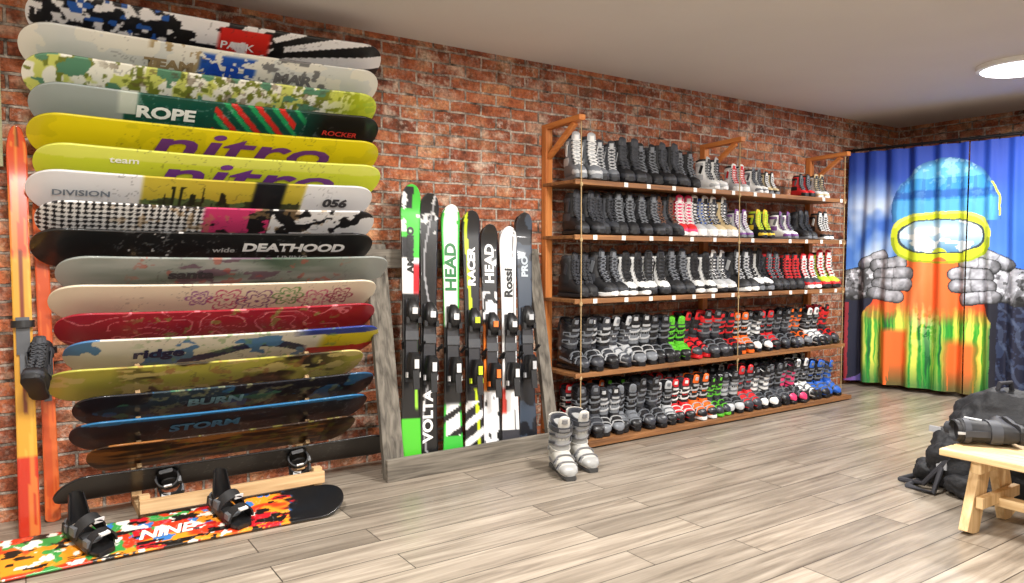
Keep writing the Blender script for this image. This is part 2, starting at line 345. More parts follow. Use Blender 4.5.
def binding(parent,x,z0,yaw,k=1.0):
    e=empty('binding',parent); e.location=(x,0,z0); e.rotation_euler=(0,0,yaw); e.scale=(k,k,k)
    b=MB()
    b.loft([b.ring((0,y,.012),(1,0,0),(0,0,1),w_,.012,12,5) for y,w_ in ((-.12,.035),(-.09,.05),(0,.052),(.09,.048),(.12,.03))],0)
    b.loft([b.ring((0,0,.022),(1,0,0),(0,1,0),.045,.045,20),b.ring((0,0,.03),(1,0,0),(0,1,0),.04,.04,20)],1)
    for s in (-1,1): b.beam((s*.055,-.08,.03),(s*.055,.11,.055),.045,.008,(0,0,1),0)
    b.band((0,.07,.06),(1,0,0),(0,1,0),.055,.06,0,180,.03,.008,1,14)
    rings=[]
    for k_ in range(7):
        t=k_/6; rr=.05-.008*t; h=.05+.14*t; y=.11+.03*t
        pts=[]
        for i in range(9):
            a=math.radians(10+160*i/8); pts.append(Vector((rr*math.cos(a)*(1-.25*t*t),y-.045+rr*math.sin(a),h)))
        for i in range(8,-1,-1):
            a=math.radians(10+160*i/8); pts.append(Vector(((rr-.007)*math.cos(a)*(1-.25*t*t),y-.045+(rr-.007)*math.sin(a),h)))
        rings.append(pts)
    b.loft(rings,0)
    b.band((0,.02,.05),(1,0,0),Vector((0,-.35,.93)).normalized(),.055,.075,0,180,.05,.008,2,16)
    b.band((0,-.075,.03),(1,0,0),(0,0,1),.055,.06,0,180,.035,.008,2,16)
    b.box((-.06,.02,.075),(.016,.035,.04),1); b.box((-.06,-.075,.06),(.016,.03,.03),1)
    b.beam((.0,-.03,.115),(.045,-.02,.105),.02,.006,(0,0,1),3); b.box((0,-.1,.092),(.04,.02,.008),3)
    b.obj('binding_body',[BLACK,plain('binding_grey',(90,92,96),.4),plain('strap_black',(30,30,32),.6),plain('binding_white',(215,215,215),.5)],e,True)
    return e
PHI=math.radians(38)
for i,(xa,xb,z,p) in enumerate(BO):
    L=xb-xa; W=.285 if i<17 else .27
    me=plank_mesh('snowboard',L,W,W*.86,.15,-.02 if i<17 else .03,-.02 if i<17 else .03,detail(p,i),DECK)
    o=bpy.data.objects.new('snowboard',me); link(o); solid(o,.008)
    c,s=math.cos(PHI),math.sin(PHI)
    o.matrix_world=frame((1,0,0),(0,-c,s),(0,-s,-c),((xa+xb)/2,-.2,z))
    for (tx,sz,cx,cy,rgb) in TX.get(i,[]): text(o,tx,sz,cx-(xa+xb)/2,cy,.003,rgb,shear=.2 if 'nit' in tx else 0,bold=.004 if sz>.07 else .001,sx=1.6 if 'nit' in tx else 1.1)
    if i==17:
        for bx in (-.33,.29): binding(o,bx,.002,math.pi+.25,.85)
me=plank_mesh('snowboard',1.6,.285,.245,.16,.035,.035,detail(b19,20),DECK,360,44)
o=bpy.data.objects.new('snowboard',me); link(o); solid(o,.008)
a=math.radians(14); o.matrix_world=frame((1,0,0),(0,math.cos(a),math.sin(a)),(0,-math.sin(a),math.cos(a)),(.47,-.64,.048))
for bx in (-.25,.29): binding(o,bx,.002,.45 if bx<0 else .3,.95)
text(o,'NINE',.09,.02,-.02,.004,(245,240,230),shear=.3,bold=.003)
# rack
b=MB()
for X in (.46,1.27):
    b.box((X,-.022,1.12),(.045,.04,2.24),0)
    for (xa,xb,z,p) in BO[:-1]:
        off=.022; c,s=math.cos(PHI),math.sin(PHI)
        cy,cz=-.2-s*off, z-c*off
        b.beam((X,cy+c*.175,cz-s*.175),(X,cy+c*.06,cz-s*.06),.022,.022,(1,0,0),0)
    b.box((X,-.3,.055),(.045,.04,.11),1)
    b.box((X,-.18,.02),(.045,.28,.04),1)
b.box((.865,-.335,.065),(.86,.03,.06),1)
b.obj('snowboard_rack',[wood('rack_wood',(150,120,84),(200,168,124),2),PALEX],None,False,.002)
# ------------------------------------------------------------ skis in the ski rack
def s0(x,y): c=F(x,(240,240,240)); c=mx(c,(70,190,60),x>1.15); c=mx(c,(40,40,44),(y>.05)&(x>1.0)&(np.sin(x*22)>.2)); c=mx(c,(24,24,26),x<.95); c=mx(c,(80,190,50),x<.25); c=mx(c,(190,30,40),rng(x,.95,1.12)*(y<.05)); c=mx(c,(230,230,230),(x>1.3)*(fb(x*20,y*20,205)>.6)); return mx(c,(150,210,60),rng(x,.3,.9)*(np.abs(y-.03)<.006))
def s1(x,y): c=F(x,(24,24,26)); c=mx(c,(150,150,154),(np.abs(y-.06-.03*np.sin(x*7))<.005)*1.0); return mx(c,(200,200,200),(x>1.3)*(fb(x*18,y*24,207)>.66))
def s2(x,y): c=F(x,(236,238,236)); c=mx(c,(60,180,60),(y<.022)|(y>.105)); c=mx(c,(24,24,26),rng(x,.3,.75)); c=mx(c,(24,24,26),(x<.3)*(np.sin(x*50+y*30)>.5)); return mx(c,(60,180,60),(x<.12)*1.0)
def s3(x,y): c=F(x,(28,28,32)); c=mx(c,(190,210,30),(np.abs(y-.06-(x-.6)*.05)<.01)*1.0); return mx(c,(230,230,230),(x<.3)*(np.sin(x*60+y*40)>.2))
def s4(x,y): c=F(x,(232,232,234)); c=mx(c,(26,26,28),(x>.95)|(y<.02)); c=mx(c,(26,26,28),(fb(x*12,y*20,211)>.6)*1.0); return mx(c,(230,120,30),rng(x,.35,.75)*(y>.08))
def s5(x,y): c=F(x,(236,236,236)); c=mx(c,(60,60,66),(x<.1)|(np.abs(y-.03)<.003)); return mx(c,(200,60,50),rng(x,.2,.35)*(y>.09))
def s6(x,y): c=F(x,(60,70,84)); c=mx(c,(28,30,36),fb(x*10,y*10,301)>.5); return mx(c,(150,90,50),rng(x,.5,.8)*(fb(x*14,y*14,305)>.5))
SK=[((1.82,1.92),1.61,s0,'AMPHIBIO',(20,20,20),1.2,.05),((1.925,2.04),1.565,s1,'VOLTA',(240,240,240),.25,.08),((2.09,2.18),1.505,s2,'HEAD',(20,110,50),1.1,.095),((2.235,2.32),1.475,s3,'RACER',(240,240,240),1.1,.065),((2.36,2.45),1.395,s4,'HEAD',(240,240,240),1.12,.08),((2.49,2.59),1.385,s5,'Rossi',(30,30,30),1.0,.075),((2.62,2.71),1.475,s6,'PRO',(180,190,200),1.1,.06)]
def ski_binding(parent,x0,acc):
    b=MB()
    b.box((x0-.01,0,.008),(.46,.066,.016),0)
    b.loft([b.ring((x0+.10+d,0,h/2+.01),(0,1,0),(0,0,1),w_,h/2,12,3) for d,w_,h in ((0,.022,.04),(.02,.036,.06),(.06,.04,.065),(.1,.032,.05),(.13,.016,.025))],1)
    b.box((x0+.105,.034,.045),(.035,.018,.025),1); b.box((x0+.105,-.034,.045),(.035,.018,.025),1)
    b.box((x0+.155,0,.078),(.035,.03,.006),3)
    b.loft([b.ring((x0-.22+d,0,h/2+.01),(0,1,0),(0,0,1),w_,h/2,12,3) for d,w_,h in ((0,.018,.04),(.03,.034,.07),(.08,.038,.085),(.12,.032,.095),(.145,.024,.07))],1)
    b.beam((x0-.17,0,.09),(x0-.28,0,.1),.035,.01,(0,1,0),1); b.box((x0-.14,0,.106),(.05,.025,.006),3)
    for s in (-1,1): b.beam((x0-.05,s*.05,.012),(x0-.015,s*.064,.055),.014,.01,(0,1,0),1); b.box((x0-.2,s*.036,.04),(.03,.006,.03),3)
    b.box((x0+.02,0,.02),(.05,.075,.01),2)
    b.obj('ski_binding',[plain('binding_rail',(46,46,50),.4),BLACK,METAL,plain('binding_accent',acc,.4)],parent,True)
ACC=[(200,200,200),(200,200,204),(220,220,220),(190,210,40),(220,110,40),(200,200,200),(170,172,175)]
for si,((x0,x1),zt,p,tx,rgb,tpos,tsz) in enumerate(SK):
    x0-=.03; x1-=.03
    P0=Vector((x0,-.345,.052)); P1=Vector((x1,-.155,zt)); d=(P1-P0); L=d.length; d.normalize()
    zn=Vector((-.15,-1,0)); zn=(zn-d*zn.dot(d)).normalized(); yn=zn.cross(d)
    e=empty('ski_pair'); e.matrix_world=frame(d,yn,zn,(P0+P1)/2)
    me=plank_mesh('front_ski',L,.124,.094,.03,0,.035,p,DECK,160,14,R2=.11,xc=.16)
    f=bpy.data.objects.new('front_ski',me); link(f,e); solid(f,.012); f.location=(0,0,0)
    me=plank_mesh('back_ski',L,.124,.094,.03,0,-.03,p,DECK,60,8,R2=.11,xc=.16)
    f=bpy.data.objects.new('back_ski',me); link(f,e); solid(f,.012); f.location=(0,-.006,-.016)
    text(e,tx,tsz,tpos-L/2,0,.004,rgb,bold=.003,sx=1.15)
    ski_binding(e,-.1+.02*random.random(),ACC[si])
b=MB()
b.beam((1.675,-.375,0),(1.70,-.075,1.27),.12,.035,(1,0,0),0)
b.beam((2.76,-.375,0),(2.80,-.075,1.25),.085,.035,(1,0,0),0)
er=empty('ski_rack')
b.obj('ski_rack_posts',[GREYZ],er,False,.003)
b=MB(); b.box((2.2,-.095,1.19),(1.2,.025,.11)); b.box((2.17,-.425,.06),(1.13,.03,.12)); b.box((2.2,-.33,.018),(1.1,.15,.036)); b.obj('ski_rack_rails',[GREYX],er,False,.003)
# ------------------------------------------------------------ boots
def ski_boot(lod=18):
    b=MB(); X=Vector((1,0,0));Y=Vector((0,1,0));Z=Vector((0,0,1)); Yt=Vector((0,.95,.31)).normalized()
    b.loft([b.ring((0,y,.013),X,Z,w_,.013,lod,6) for y,w_ in ((-.17,.026),(-.162,.034),(-.125,.037),(-.06,.037),(-.055,.03),(.05,.03),(.055,.035),(.125,.035),(.14,.028))],4)
    b.loft([b.ring((0,y,(zt+.02)/2),X,Z,w_,(zt-.02)/2,lod,e_) for y,w_,zt,e_ in ((-.162,.024,.05,3),(-.152,.04,.066,3),(-.125,.051,.083,2.8),(-.085,.055,.1,2.6),(-.05,.054,.122,2.4),(-.015,.051,.15,2.4),(.03,.05,.185,2.4),(.08,.046,.18,2.4),(.115,.04,.14,2.4),(.137,.026,.09,2.4))],0)
    b.loft([b.ring((0,y,(zt+.026)/2),X,Z,w_,(zt-.026)/2,lod,2.8) for y,w_,zt in ((-.167,.024,.05),(-.155,.043,.069),(-.13,.0525,.083),(-.125,.05,.08))],1)
    def cr(y,z,rx,ry,cut=0):
        r=b.ring((0,y,z),X,Yt,rx,ry,lod,2.3)
        if cut: r=[p-Z*(cut*max(0,-(p.y-y)/ry)) for p in r]
        return r
    b.loft([cr(.052,.105,.05,.078),cr(.05,.14,.0565,.086),cr(.042,.18,.056,.08),cr(.034,.22,.056,.074),cr(.026,.255,.06,.076),cr(.02,.285,.064,.08,.012),cr(.02,.29,.058,.074,.012)],1)
    b.band((0,.03,.27),X,Yt,.058,.075,35,145,.085,.007,0,10,2.3)
    b.loft([cr(.022,.27,.055,.07),cr(.016,.3,.056,.07,.008),cr(.014,.312,.053,.066,.008),cr(.014,.308,.042,.053,.008),cr(.02,.26,.04,.05)],2)
    b.loft([b.ring((0,y,z),X,Vector((0,.9,.4)).normalized(),w_,.012,12) for y,z,w_ in ((-.025,.2,.03),(-.038,.26,.033),(-.048,.3,.035),(-.056,.33,.03),(-.057,.336,.02))],0)
    b.loft([b.ring((0,y-.004,z),X,Vector((0,.9,.4)).normalized(),w_,.012,12) for y,z,w_ in ((-.05,.3,.02),(-.055,.325,.018))],3)
    b.band((0,.046,.155),X,Yt,.056,.085,185,355,.008,.004,0,12,2.3)
    for (y,z,rx,ry) in ((.041,.192,.056,.079),(.03,.242,.0585,.0755)):
        b.band((0,y,z),X,Yt,rx,ry,205,335,.012,.006,3,10,2.3,tilt=.006)
        R=Matrix.Rotation(.55,3,'Z')
        b.box((-.05,y-.045,z-.008),(.016,.055,.02),3,R); b.box((-.058,y-.05,z-.008),(.006,.04,.012),2,R)
        b.box((.052,y-.04,z),(.012,.03,.026),2,Matrix.Rotation(-.55,3,'Z'))
    b.band((0,.022,.283),X,Yt,.062,.079,180,360,.032,.006,2,12,2.3)
    b.band((0,.022,.283),X,Yt,.064,.083,245,295,.016,.004,3,6,2.3)
    for (y,zt,w_) in ((-.108,.092,.0535),(-.06,.118,.055)):
        b.band((0,y,(zt+.02)/2),X,Z,w_,(zt-.02)/2,15,165,.011,.006,3,10,2.6)
        b.box((-.05,y,zt*.74),(.014,.022,.036),3,Matrix.Rotation(.5,3,'Y')); b.box((-.057,y,zt*.74),(.006,.014,.028),2,Matrix.Rotation(.5,3,'Y'))
    for s in (-1,1): b.loft([b.ring((s*.054,.055,.135),Y,Z,.012,.012,12),b.ring((s*.062,.055,.135),Y,Z,.01,.01,12)],3)
    for s in (-1,1): b.beam((s*.0545,-.07,.055),(s*.05,.07,.075),.014,.004,(0,0,1),3)
    return b
def snow_boot(lod=18):
    b=MB(); X=Vector((1,0,0));Y=Vector((0,1,0));Z=Vector((0,0,1))
    b.loft([b.ring((0,y,.016+max(0,-y-.1)*.15),X,Z,w_,.016,lod,4) for y,w_ in ((-.158,.025),(-.146,.044),(-.1,.055),(-.04,.052),(.0,.046),(.03,.045),(.09,.049),(.125,.043),(.138,.024))],4)
    b.loft([b.ring((0,y,(zt+.022)/2),X,Z,w_,(zt-.022)/2,lod,2.4) for y,w_,zt in ((-.152,.024,.06),(-.138,.042,.08),(-.1,.052,.096),(-.055,.052,.115),(-.01,.051,.15),(.04,.051,.16),(.09,.048,.15),(.12,.038,.115),(.132,.022,.08))],0)
    b.loft([b.ring((0,y,(zt*.75+.022)/2),X,Z,w_,(zt*.75-.022)/2,lod,2.6) for y,w_,zt in ((-.157,.022,.07),(-.143,.044,.09),(-.105,.0555,.105),(-.085,.052,.1))],1)
    def cr(y,z,rx,ry,lift=0,e=2.3):
        return [p+Z*(lift*max(0,(p.y-y)/ry)) for p in b.ring((0,y,z),X,Y,rx,ry,lod,e)]
    b.loft([cr(.045,.09,.052,.08),cr(.046,.13,.054,.082),cr(.044,.165,.0515,.068),cr(.042,.2,.053,.064),cr(.04,.24,.057,.066),cr(.04,.268,.059,.068,-.01),cr(.04,.276,.054,.063,-.01)],0)
    b.band((0,.045,.125),X,Y,.0535,.0815,-35,215,.05,.004,1,16,2.3)
    b.band((0,.042,.245),X,Y,.0575,.067,-40,220,.028,.004,1,16,2.3)
    b.loft([cr(.04,.25,.051,.06),cr(.038,.292,.054,.062,-.012),cr(.038,.298,.049,.057,-.012),cr(.038,.27,.042,.05)],2)
    b.loft([b.ring((0,y,z),X,Vector((0,.8,.6)).normalized(),w_,.015,12) for y,z,w_ in ((-.075,.105,.018),(-.045,.137,.028),(-.026,.175,.031),(-.024,.23,.034),(-.028,.285,.034),(-.03,.308,.03),(-.028,.314,.02))],1)
    b.loft([b.ring((0,y-.012,z),X,Vector((0,.8,.6)).normalized(),w_,.01,12) for y,z,w_ in ((-.026,.265,.018),(-.028,.298,.018))],3)
    for k in range(7):
        t=k/6; z=.108+.15*t; y=-.078+.05*min(1,t*2.0)-.006*t
        for s in (-1,1): b.beam((-.03,y-.008,z-s*.009),(.03,y-.008,z+s*.009),.006,.006,(0,0,1),3)
        for s in (-1,1): b.box((s*.033,y+.002,z),(.01,.012,.01),2)
    for s in (-1,1): b.beam((s*.0535,.03,.165),(s*.06,-.0,.235),.03,.005,(0,1,0),3)
    b.box((0,.11,.2),(.03,.014,.12),1); b.box((0,.107,.275),(.012,.008,.035),3)
    return b
SB=ski_boot(); NB=snow_boot()
def cl(c,r=.4): return plain('boot_%02x%02x%02x'%tuple(c),c,r,var=.08)
K_=(24,24,27);W_=(226,226,224);G_=(112,116,122);D_=(54,56,62);R_=(206,34,40);LG=(180,182,184);GR=(96,190,50);OR=(236,104,30);BL=(40,96,190);TN=(200,180,140);PU=(120,70,140);LM=(180,210,50);PK=(220,60,110);BR=(106,70,48);YE=(230,195,50)
_bm={}
def bootmesh(kind,sch):
    k=(kind,sch)
    if k not in _bm:
        src=SB if kind=='ski' else NB
        _bm[k]=src.mesh(kind+'_boot',[cl(c,.35 if kind=='ski' else .6) for c in sch],True)
    return _bm[k]
def S(a,b_,l=K_,m=G_,s=K_): return (a,b_,l,m,s)
def row(z,kind,name,y,items): return (z,kind,name,y,items)
top=[(3.10,S(G_,LG,D_,W_,G_),1.05),(3.31,S(G_,D_,D_,LG,K_),.95),(3.5,S(K_,D_,K_,D_,K_),1.05),(3.69,S(K_,K_,D_,G_,K_),.98),(3.87,S(K_,D_,K_,D_,K_),1.04),(4.05,S(K_,K_,K_,G_,K_),.9),(4.36,S(W_,LG,K_,K_,W_),.84),(4.66,S(LG,W_,K_,R_,W_),.74),(4.86,S(W_,G_,K_,D_,W_),.68),(5.03,S(TN,K_,K_,W_,G_),.62),(5.5,S(R_,K_,K_,G_,K_),.66),(5.74,S(W_,TN,K_,D_,W_),.7)]
def spread(x0,x1,L,k0=.95,kr=.06):
    n=len(L); return [(x0+(x1-x0)*i/(n-1)+random.uniform(-.02,.02),s,k0+random.uniform(-kr,kr)) for i,s in enumerate(L)]
r2=[S(K_,D_,K_,D_,K_),S(D_,K_,K_,D_,K_),S(K_,K_,D_,G_,K_),S(K_,D_,K_,G_,K_),S(D_,K_,K_,BR,K_),S(R_,PK,W_,W_,W_),S(LG,W_,BL,K_,W_),S(TN,W_,K_,D_,W_)]
r2b=[S(LG,PU,K_,W_,G_),S(K_,YE,LM,LM,K_),S(W_,PU,K_,G_,G_),S(K_,D_,K_,D_,G_),S(BR,K_,K_,W_,W_)]
r3=[S(K_,K_,D_,D_,K_),S(K_,D_,K_,G_,W_),S(W_,K_,D_,K_,W_),S(W_,D_,K_,K_,K_),S(K_,D_,K_,G_,K_),S(W_,K_,D_,K_,W_),S(LG,W_,K_,D_,K_),S(K_,D_,K_,LG,W_),S(W_,K_,K_,K_,G_),S(K_,D_,R_,G_,K_),S(K_,K_,R_,R_,K_),S(D_,R_,K_,W_,W_),S(LM,R_,K_,W_,K_)]
r4=[S(K_,D_),S(D_,K_,D_,LG,K_),S(LG,D_),S(K_,G_,K_,LG),S(K_,K_,D_,G_),S(GR,K_,D_,GR,K_),S(R_,D_,K_,K_,R_),S(K_,D_,R_),S(K_,K_,D_,R_),S(OR,K_,D_,LG,OR),S(K_,W_,K_),S(R_,K_,D_),S(K_,D_),S(K_,G_,D_,OR),S(W_,K_,K_),S(K_,D_,R_,R_)]
r5=[S(D_,K_),S(K_,G_,D_,LG),S(G_,K_),S(K_,D_),S(LG,K_,K_),S(R_,K_,D_,W_),S(OR,K_,K_,LG,W_),S(K_,D_,K_,GR,GR),S(K_,LG),S(R_,D_,K_),S(K_,W_),S(D_,K_),S(K_,PK,K_),S(W_,K_),S(BL,K_),S(BL,BL,D_)]
rows=[row(1.695,'snow','snowboard_boots',-.21,top),
 row(1.345,'snow','snowboard_boots',-.21,spread(3.1,4.42,r2,1.0,.03)+spread(4.7,5.76,r2b,.8,.08)),
 row(.935,'snow','snowboard_boots',-.21,spread(3.1,5.76,r3,1.04,.07)),
 row(.46,'ski','ski_boots',-.20,spread(3.08,5.78,r4,1.02,.07)),
 row(.045,'ski','ski_boots',-.34,spread(3.05,5.64,r5,.95,.08)),
 row(.045,'ski','ski_boots',-.12,spread(3.12,5.6,r5[5:14]+r5[:5],.97,.05))]
for (z,kind,nm,yb,items) in rows:
    e=empty(nm)
    for (xc,sch,kk) in items:
        yw=random.uniform(-.45,.15); k=kk*.95; ya=random.uniform(-.02,.012)
        for s in (-1,1):
            o=bpy.data.objects.new('boot',bootmesh(kind,sch)); link(o,e)
            o.location=(xc+s*.054*kk,yb+ya+random.uniform(-.012,.012),z)
            o.rotation_euler=(0,0,yw+random.uniform(-.1,.1)); ly=.95 if yb>-.3 and yb<-.15 else (.84 if yb<-.3 else .62)
            o.scale=(k*.9,k*ly,k)
# ------------------------------------------------------------ boot shelf
sh=empty('boot_shelf')
b=MB()
for z,dp in ((1.68,.36),(1.33,.36),(.92,.36),(.445,.37),(.03,.5)):
    xr=5.9 if dp<.4 else 5.8
    b.box(((2.93+xr)/2,-dp/2-.01,z-.002),(xr-2.93,dp-.02,.022),0)
    b.box(((2.93+xr)/2,-dp,z-.004),(xr-2.93,.022,.032),0)
b.obj('shelf_boards',[PINEX],sh,False,.003)
b=MB()
for X in (2.96,4.5,5.87):
    b.box((X,-.03,1.03),(.055,.05,2.06),0)
b.obj('uprights',[PINE],sh,False,.003)
b=MB()
for X in (2.96,4.5,5.87):
    b.beam((X,-.0,2.06),(X,-.4,2.075),.05,.035,(1,0,0),0)
    b.beam((X,-.05,1.86),(X,-.33,2.05),.035,.03,(1,0,0),0)
b.obj('top_arms',[PINEY],sh,False,.003)
b=MB()
for X in (2.975,4.5,5.86):
    b.tube([(X,-.37,2.07),(X,-.375,1.2),(X,-.375,.05)],.0035,0,8)
    for z in (1.66,1.31,.9,.425): 
        b.loft([b.ring((X,-.375,z-.012),(1,0,0),(0,1,0),.007,.007,10),b.ring((X,-.375,z),(1,0,0),(0,1,0),.011,.011,10),b.ring((X,-.375,z+.012),(1,0,0),(0,1,0),.007,.007,10)],0)
b.obj('hanging_ropes',[plain('jute_rope',(170,145,105),.9,scale=80)],sh,True)
b=MB()
for z in (1.68,1.33,.92,.445):
    for i in range(13):
        x=3.12+i*.222+random.uniform(-.03,.03)
        if random.random()<.8: b.box((x,-.374,z-.004),(.034,.002,.03),0,Matrix.Rotation(random.uniform(-.05,.05),3,'X'))
b.obj('price_tags',[plain('price_tag',(225,225,220),.7,var=.02)],sh)
e=empty('ski_boots')
for x,y,r in ((2.49,-.80,-.35),(2.67,-.74,-.2)):
    o=bpy.data.objects.new('boot',bootmesh('ski',S((184,182,176),(150,150,148),D_,(120,120,122),(60,60,60)))); link(o,e); o.location=(x,y,0); o.rotation_euler=(0,0,r); o.scale=(1,1,.96)
# ------------------------------------------------------------ curtain
def caps(p,q,a,b_,r):
    ax,ay=a;bx,by=b_; dx,dy=bx-ax,by-ay; t=np.clip(((p-ax)*dx+(q-ay)*dy)/(dx*dx+dy*dy),0,1)
    return np.hypot(p-ax-t*dx,q-ay-t*dy)-r, t
def cpaint(u,z):
    p=u*121.0; q=(1.2-z)*118.0
    p=p+1.2*(fb(p*.12,q*.12,531)-.5)*2; q=q+1.2*(fb(p*.12,q*.12,535)-.5)*2
    n=fb(p*.03,q*.03,501); n2=fb(p*.1,q*.1,505); n3=fb(p*.25,q*.25,507)
    c=F(p,(36,78,178)); c=mx(c,(84,140,216),sm(q+60*n,-60,60)); c=mx(c,(210,224,242),sm(n,.42,.66)*rng(p,0,58,14)*rng(q,-75,40,20)*.9)
    c=mx(c,(20,52,150),sm(q,-60,-110)*.7); c=mx(c,(130,50,120),sm(q,35,75)*sm(p,30,0)); c=mx(c,(20,76,184),sm(p,150,175)*.6)
    d=np.minimum(caps(p,q,(22,40),(2,115),20)[0],caps(p,q,(150,40),(182,125),32)[0]); c=mx(c,(22,26,50),d<0); c=mx(c,(150,36,50),(d<0)*(p<6)*(q>50))
    c=mx(c,(58,72,104),(d<0)*(p>120)*(n3>.58)*.7); c=mx(c,(90,104,130),(d<0)*(p>120)*(np.sin(p*.35-q*.22+n*8)>.86)*.5)
    c=mx(c,(18,20,36),((p>40)&(p<150)&(q>20)&(q<140)))
    dx=(p-100)/51; dy=(q+44)/56; rr=dx*dx+dy*dy; hat=(rr<1)&(q<-36)
    rib=.5+.5*np.sin(np.arcsin(np.clip(dx,-1,1))*26+(q+44)*.02)
    c=mx(c,(48,140,208),hat); c=mx(c,(130,206,236),hat*(rib*.55*sm(q,-46,-100))); c=mx(c,(24,80,164),hat*(rib>.82)*.35); c=mx(c,(120,204,232),hat*(q<-80)*.6)
    c=mx(c,(28,84,168),hat*rng(q,-68,-60,1)*.75); c=mx(c,(96,176,224),hat*(q>-58)*.6); c=mx(c,(14,40,100),hat*sm(rr,.78,1)*.6); c=mx(c,(206,234,246),hat*(n3>.6)*sm(q,-50,-95)*.45)
    c=mx(c,(206,214,60),((rr<1.0)&(rr>.94)&(p>138)&(q<-40)&(q>-74)))
    c=mx(c,(60,40,40),((p>66)&(p<126)&(q>-6)&(q<18)))
    hw=np.where(q<6,39,39+24*sm(q,22,64)); top=((q>6)|(((p-92)/39)**2+((q-6)/11)**2<1))
    bc=np.where(q<60,90-8*sm(q,18,60),82); bd=(np.abs(p-bc)<hw)&top
    sd=np.clip(np.abs(p-bc)/hw,0,1)
    c=mx(c,(242,110,50),bd); c=mx(c,(204,66,34),bd*sm(sd,.65,1)*.8); c=mx(c,(250,160,104),bd*sm((p-bc)/hw,-.5,-.2)*(1-sm((p-bc)/hw,-.2,.1))*.5)
    st=fb(p*.35,q*.01,511) 
    cs=F(p,(48,160,48)); cs=mx(cs,(224,228,90),sm(st,.45,.62)); cs=mx(cs,(14,92,44),sm(st,.4,.28)); 
    cs=mx(cs,(238,110,44),np.clip(rng(p,38,66,3)*sm(q,74,80)+rng(p,104,132,4)*sm(q,80,90),0,1)); cs=mx(cs,(242,240,180),rng(p,70,96,6)*sm(q,110,60)*(n3>.45)*.6); cs=mx(cs,(14,80,50),sm(q,112,134)*(st>.4)*.6)
    k=bd*sm(q+22*(st-.5)+8*(n3-.5),50,70); c=c*(1-k[:,None])+cs*k[:,None]
    c=mx(c,(20,60,40),bd*sm(sd,.86,1)*sm(q,60,70)*.5)
    for sg,ox in ((1,0),(-1,178)):
        P_=(p-ox)*sg
        parts=[((10,30),(32,24),17),((20,8),(40,-1),6),((34,10),(58,6),6.5),((38,19),(66,17),6.8),((36,29),(65,29),6.5),((32,39),(56,42),6)]
        for a_,b2_,r_ in parts:
            d,t=caps(P_,q,a_,b2_,r_); c=mx(c,(26,28,32),d<.8); sh_=np.clip(1-(-d)/r_,0,1)
            up=np.clip((q-(a_[1]+(b2_[1]-a_[1])*t))/r_,-1,1)
            col=np.clip(172-42*up-60*sh_**3+110*(n3-.5)-40*(np.abs(np.sin(t*6))<.15)-80*(r_>10)*(n2>.5)+40*(r_>10)*(n3>.6),26,240); m=(d<0)[:,None]; c=np.where(m,np.stack([col*.97,col*.98,col*1.03],-1),c)
    gx=(p-96)/47; gy=(q+20)/26; g=np.abs(gx)**3+np.abs(gy)**2.8; notch=((p-96)/10)**2+((q-9)/9)**2<1
    c=mx(c,(204,216,40),(g<1)&~notch); c=mx(c,(140,160,20),((g<1)&(g>.8))*(q>-20)*.8); c=mx(c,(236,240,130),((g<.95)&(g>.75))*(q<-30)*.7); gl=np.abs((p-96)/38)**2.8+np.abs((q+21)/16.5)**2.6
    lens=(gl<1)&~(((p-96)/11)**2+((q-4)/13)**2<1)
    c=mx(c,(186,212,230),lens); c=mx(c,(54,110,156),lens*sm(q,-24,-6)*.8); c=mx(c,(90,150,190),lens*sm(q,-30,-38)*.6); c=mx(c,(250,252,252),lens*(fb(p*.05,q*.14,521)>.52)*.85); c=mx(c,(46,60,72),(gl<1.2)&(gl>=1)&(g<1)&~notch)
    return c
CA=Vector((6.46,-.02,0)); CB=Vector((6.86,-2.6,0)); cd=(CB-CA).normalized(); cn=Vector((-cd.y,cd.x,0))
if cn.x>0: cn=-cn
CMAT=vcol('printed_fabric',.7)
cw=empty('curtain_rod')
for (ua,ub) in ((.02,1.005),(1.015,2.5)):
    nu=int((ub-ua)*260); nz=360
    U=np.repeat(np.linspace(ua,ub,nu)[:,None],nz,1); Z=np.repeat(np.linspace(.045,2.16,nz)[None,:],nu,0)
    ph=U*2*np.pi/.19+.7*np.sin(U*5)+.25*np.sin(Z*1.7+U*3)
    wv=.03*(np.sin(ph)+.25*np.sin(2*ph+.6))*(.65+.35*(1-Z/2.2))+.01*np.sin(U*37+Z*2)
    me=grid_mesh('fitting_room_curtain',CA.x+cd.x*U+cn.x*wv,CA.y+cd.y*U+cn.y*wv,Z); me.materials.append(CMAT); setcol(me,cpaint(U.ravel(),Z.ravel()))
    o=bpy.data.objects.new('fitting_room_curtain',me); link(o); 
b=MB(); b.tube([CA+Vector((0,.015,2.185)),CB+Vector((0,0,2.185))],.012,0,12)
for k in range(18):
    p=CA+cd*(.06+k*.145); b.band(p+Vector((0,0,2.18)),cn,(0,0,1),.017,.02,0,360,.006,.004,0,14)
b.tube([CB+Vector((0,0,2.19)),CB+Vector((0,0,H))],.008,0,8)
b.obj('rod_and_rings',[plain('dark_metal',(40,40,44),.4,.8)],cw,True)
